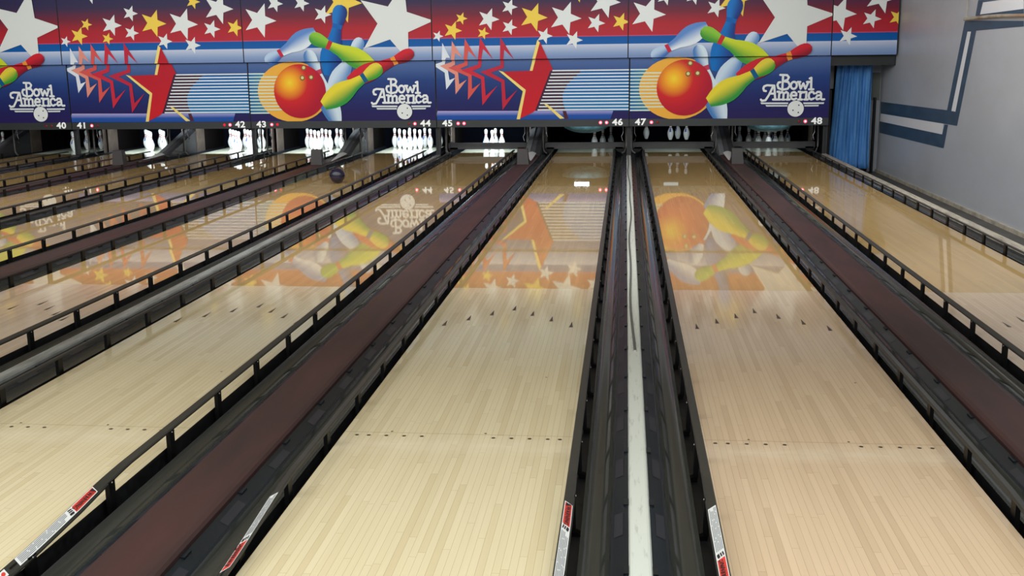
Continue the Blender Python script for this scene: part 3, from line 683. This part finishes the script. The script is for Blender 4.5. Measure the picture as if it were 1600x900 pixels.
def art_pin(a, head, base, w, scheme):
    H = Vector(head); Bv = Vector(base); ax = (Bv-H); L = ax.length; ax.normalize(); nr = Vector((-ax.y, ax.x))
    if nr.y < 0: nr = -nr
    prof = [(0, .0), (.015, .34), (.04, .52), (.08, .63), (.13, .66), (.20, .58), (.27, .45), (.33, .42), (.40, .50), (.47, .58), (.55, .78), (.63, .93), (.70, 1.0), (.78, .96), (.86, .84), (.93, .66), (.98, .50), (1.0, .44)]
    S = {'blue': ((0, 112, 196), (24, 60, 140), (0, 96, 180)), 'sky': ((206, 226, 246), (100, 146, 206), (176, 204, 236)), 'sky2': ((214, 232, 246), (74, 128, 194), (196, 60, 90)),
         'steel': ((96, 140, 208), (226, 236, 248), (196, 34, 64)), 'green': ((206, 220, 50), (70, 160, 60), (196, 40, 50)), 'red': ((212, 34, 52), (140, 22, 44), (240, 150, 60)), 'lime': ((238, 220, 60), (52, 152, 66), (0, 92, 140))}[scheme]
    hc = {'green': ((140, 200, 60), (60, 150, 50)), 'lime': ((236, 216, 70), (60, 160, 50)), 'steel': ((186, 210, 238), (60, 110, 190)), 'blue': ((20, 120, 204), (20, 50, 130))}.get(scheme, S[:2])
    a.k += 1; m_ = 8
    def col(t, v):
        hi, lo = (hc if t < .26 else S[:2]); c = mixc(lin(hi), lin(lo), max(0, (.45-v)/1.1)**1.1)
        if t < .16 and abs(t-.07) < .04 and .55 < v < .75: c = mixc(c, (1, 1, 1), .35)
        return c
    for i in range(len(prof)-1):
        (t0, r0), (t1, r1) = prof[i], prof[i+1]
        for j in range(m_):
            v0, v1 = -1+2*j/m_, -1+2*(j+1)/m_
            P_ = lambda t, r, v: tuple(H+ax*L*t+nr*(w/2*r*v))
            q = [(t0, r0, v0), (t1, r1, v0), (t1, r1, v1), (t0, r0, v1)]
            pts = [P_(*k) for k in q]
            if .25 < (t0+t1)/2 < .36: c4 = [lin(S[2])]*4
            else: c4 = [col(k[0] if k[0] != .27 else t0, k[2]) for k in q]
            idx = {tuple(round(x, 6) for x in p): c for p, c in zip(pts, c4)}
            avg = mixc(c4[0], c4[2], .5)
            a.convex(pts, lambda u, z, idx=idx, avg=avg: idx.get((round(u, 6), round(z, 6)), avg), a.k)
def art_A(a):
    for u, z, R, c in D['A_stars']: a.star(u, z, R, WHT if c == 'w' else YEL, rot=21)
    zc = [(228, 234, 246), (232, 150, 134), (220, 88, 84), (206, 44, 66), (192, 40, 66)]
    for z, c in zip(D['zig'], zc): a.mitre(z, .056, c)
    a.poly(D['maroon'], (66, 40, 66)); a.poly(D['blue'], lambda u, z: mixc(lin((0, 98, 178)), lin((44, 140, 198)), (1.3-z)/.7))
    bf, bc = grad([(.60, (24, 70, 156)), (.72, (36, 84, 170)), (.79, (160, 160, 220)), (.81, (214, 190, 226))]); a.poly(D['band'], bf, bc)
    a.k += 1
    a.poly(D['brown'], (80, 36, 50))
    for p, zz, h in D['ln']:
        a.poly([(p[0], p[1]-h/2), (P+.02, p[1]-h/2), (P+.02, p[1]+h/2), (p[0], p[1]+h/2)], (234, 240, 246))
    rf = lambda u, z: mixc(lin((190, 28, 46)), lin((214, 34, 44)), (1.4-z)/.8)
    a.poly(D['redstar'], rf)
    for q in D['yel']: a.poly(q, (246, 222, 130))
def art_B(a, logo=True):
    for u, z, R, c in D['B_stars']: a.star(u, z, R, WHT if c == 'w' else YEL, rot=21)
    a.poly(D['grn'], lambda u, z: mixc(lin((20, 104, 180)), lin((110, 170, 110)), u/.7))
    for p, q in D['ln2']: a.poly([(p[0], p[1]-.011), (q[0], q[1]-.011), (q[0], q[1]+.011), (p[0], p[1]+.011)], (222, 240, 236))
    u, z, rx, rz = D['oran']
    a.disc(u, z, rx, rz, (244, 180, 70))
    # stripes carry on over the left half of the orange disc
    for p, q in D['ln2'][1:12]: a.poly([(p[0], p[1]-.011), (u-.18, q[1]-.011), (u-.18, q[1]+.011), (p[0], p[1]+.011)], (214, 236, 226))
    a.star(*D['B_big'], (228, 232, 232), rot=16) if a.r[3] > 2 else None
    pins = {s: (h, b_, w) for h, b_, w, s in D['pins']}
    for s in ('blue', 'steel', 'sky', 'sky2'): art_pin(a, *pins[s], s)
    bu, bz, br = D['ball']; hu, hz = D['ballhi']
    def bf(u, z):
        d = math.hypot(u-hu, z-hz)/br
        if d < .28: return mixc(lin((255, 222, 56)), lin((250, 170, 40)), d/.28)
        if d < .68: return mixc(lin((250, 170, 40)), lin((212, 38, 44)), (d-.28)/.40)
        return mixc(lin((212, 38, 44)), lin((178, 24, 52)), (d-.68)/.6)
    a.disc(bu, bz, br, br, bf, 16, 48)
    for q in D['hole']: a.disc(*q, .045, .045, (120, 100, 50)); a.disc(q[0], q[1]+.004, .028, .028, (224, 214, 150))
    for s in ('green', 'red', 'lime'): art_pin(a, *pins[s], s)
def logo_mesh(xo, y):
    a = Art(-9, 9, 0, 9, xo, y)
    for s_ in D['logo']: a.stroke(s_, D['logow']*1.2, (236, 240, 244))
    for q in D['bars']: a.poly(q, (228, 234, 240))
    a.disc(*D['lball'][:2], D['lball'][2], D['lball'][2], (236, 240, 242))
    for q in D['lh']: a.disc(*q, .012, .012, (50, 60, 70))
    return a
def panel_box(b, u0, u1, z0, z1, xo, y, th=.05):
    b.box(u0+xo, u1+xo, y+.0, y+th, z0, z1, 0)
LOGO = [None]
NUM = {}
def lower_panel(j):
    x = j*P; kind = 'A' if j % 2 else 'B'
    root = empty('masking_panel', (x+P/2, 16.75, .52)); nl, nr_ = 47+2*j, 48+2*j
    what = 'red star and white stripes' if kind == 'A' else 'red ball and flying pins'
    tag(root, 'lower painted panel, %s, above lanes %s and %s' % (what, WORD.get(nl, nl), WORD.get(nr_, nr_)), 'masking panel', 'lower masking panels')
    a = Art(.012, P-.012, .645, SEAM-.004, -P/2, 0)
    a.b.box(.006-P/2, P-.006-P/2, .001, .05, .645, SEAM-.004, 0)
    background(a, False); (art_A if kind == 'A' else art_B)(a)
    for v in range(len(a.b.v)): p = a.b.v[v]; a.b.v[v] = (p[0], p[1], p[2]-.52)
    a.b.build('printed_panel', [M['frame'], M['print']], root)
    b = MB(); b.box(.006-P/2, P-.006-P/2, -.004, .06, -.0, .1245); b.build('number_strip', M['strip'], root, bevel=.003)
    if kind == 'B':
        g_ = logo_mesh(-P/2, -.016)
        for v in range(len(g_.b.v)): p = g_.b.v[v]; g_.b.v[v] = (p[0], p[1], p[2]-.52)
        g_.b.build('logo', [M['frame'], M['print']], root)
    for n_, u in ((nl, .195), (nr_, P-.20)):
        me = text_mesh(str(n_), .152, .0048, .002); me.materials.append(M['num'])
        o = bpy.data.objects.new('lane_number', me); COL.objects.link(o); o.parent = root
        o.location = (u-P/2, -.0065, .0695); o.rotation_euler = (math.pi/2, 0, 0); o.scale = (1.15, 1, 1)
        st = LED[n_]
        for q in range(2):
            s_ = st[q]; du = (.19+.105*q)*(1 if n_ == nl else -1)
            b = MB(); r = .028 if s_ == 2 else .025
            b.lathe([(0, r), (.006, r*.9), (.008, r*.5)], (0, 0, 0), 14, 0)
            if s_ == 2: b.lathe([(0.008, r*.42), (.0095, r*.3)], (0, 0, 0), 10, 1)
            b.build('indicator_light', [M[('led_off', 'led_mid', 'led_on')[s_]], M['led_hot']], root, (u-P/2+du, -.004, .0675), (math.pi/2, 0, 0))
# brightness of the two lights, the one next to the number first
LED = {48: (2, 0), 47: (2, 0), 46: (2, 2), 45: (2, 2), 44: (2, 0), 43: (2, 1), 42: (2, 1), 41: (2, 0), 40: (0, 0), 39: (0, 0), 38: (1, 0), 37: (0, 0), 36: (0, 0)}
LED[46] = (2, 2)
for j in range(0, -5, -1): lower_panel(j)
def upper_panel(j, u1=None, shift=None):
    xo = j*P-.03; kind = 'A' if j % 2 else 'B'; w = u1 or P
    root = empty('masking_panel', (xo+w/2, 16.66, SEAM+.004)); nl, nr_ = 47+2*j, 48+2*j
    what = 'many small stars on red' if kind == 'A' else 'one huge white star on red'
    where = 'right end over blue curtain' if u1 else 'above lanes %s and %s' % (WORD.get(nl, nl), WORD.get(nr_, nr_))
    tag(root, 'upper painted panel, %s, %s' % (what, where), 'masking panel', 'upper masking panels')
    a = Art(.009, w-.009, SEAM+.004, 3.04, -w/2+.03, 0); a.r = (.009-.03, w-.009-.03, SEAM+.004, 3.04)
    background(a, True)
    if shift is None: (art_A if kind == 'A' else art_B)(a)
    else:
        a2 = D['A_stars']; 
        for u, z, R, c in a2: a.star(u+shift, z, R, WHT if c == 'w' else YEL, rot=21)
    a.b.box(-w/2+.004, w/2-.004, .001, .06, SEAM+.004, 3.04, 0)
    for v in range(len(a.b.v)): p = a.b.v[v]; a.b.v[v] = (p[0], p[1], p[2]-SEAM-.004)
    a.b.build('printed_panel', [M['frame'], M['print']], root)
for j in range(0, -5, -1): upper_panel(j)
upper_panel(1, u1=4.43-P+.03, shift=(3.464-P)-(-1.104+P))
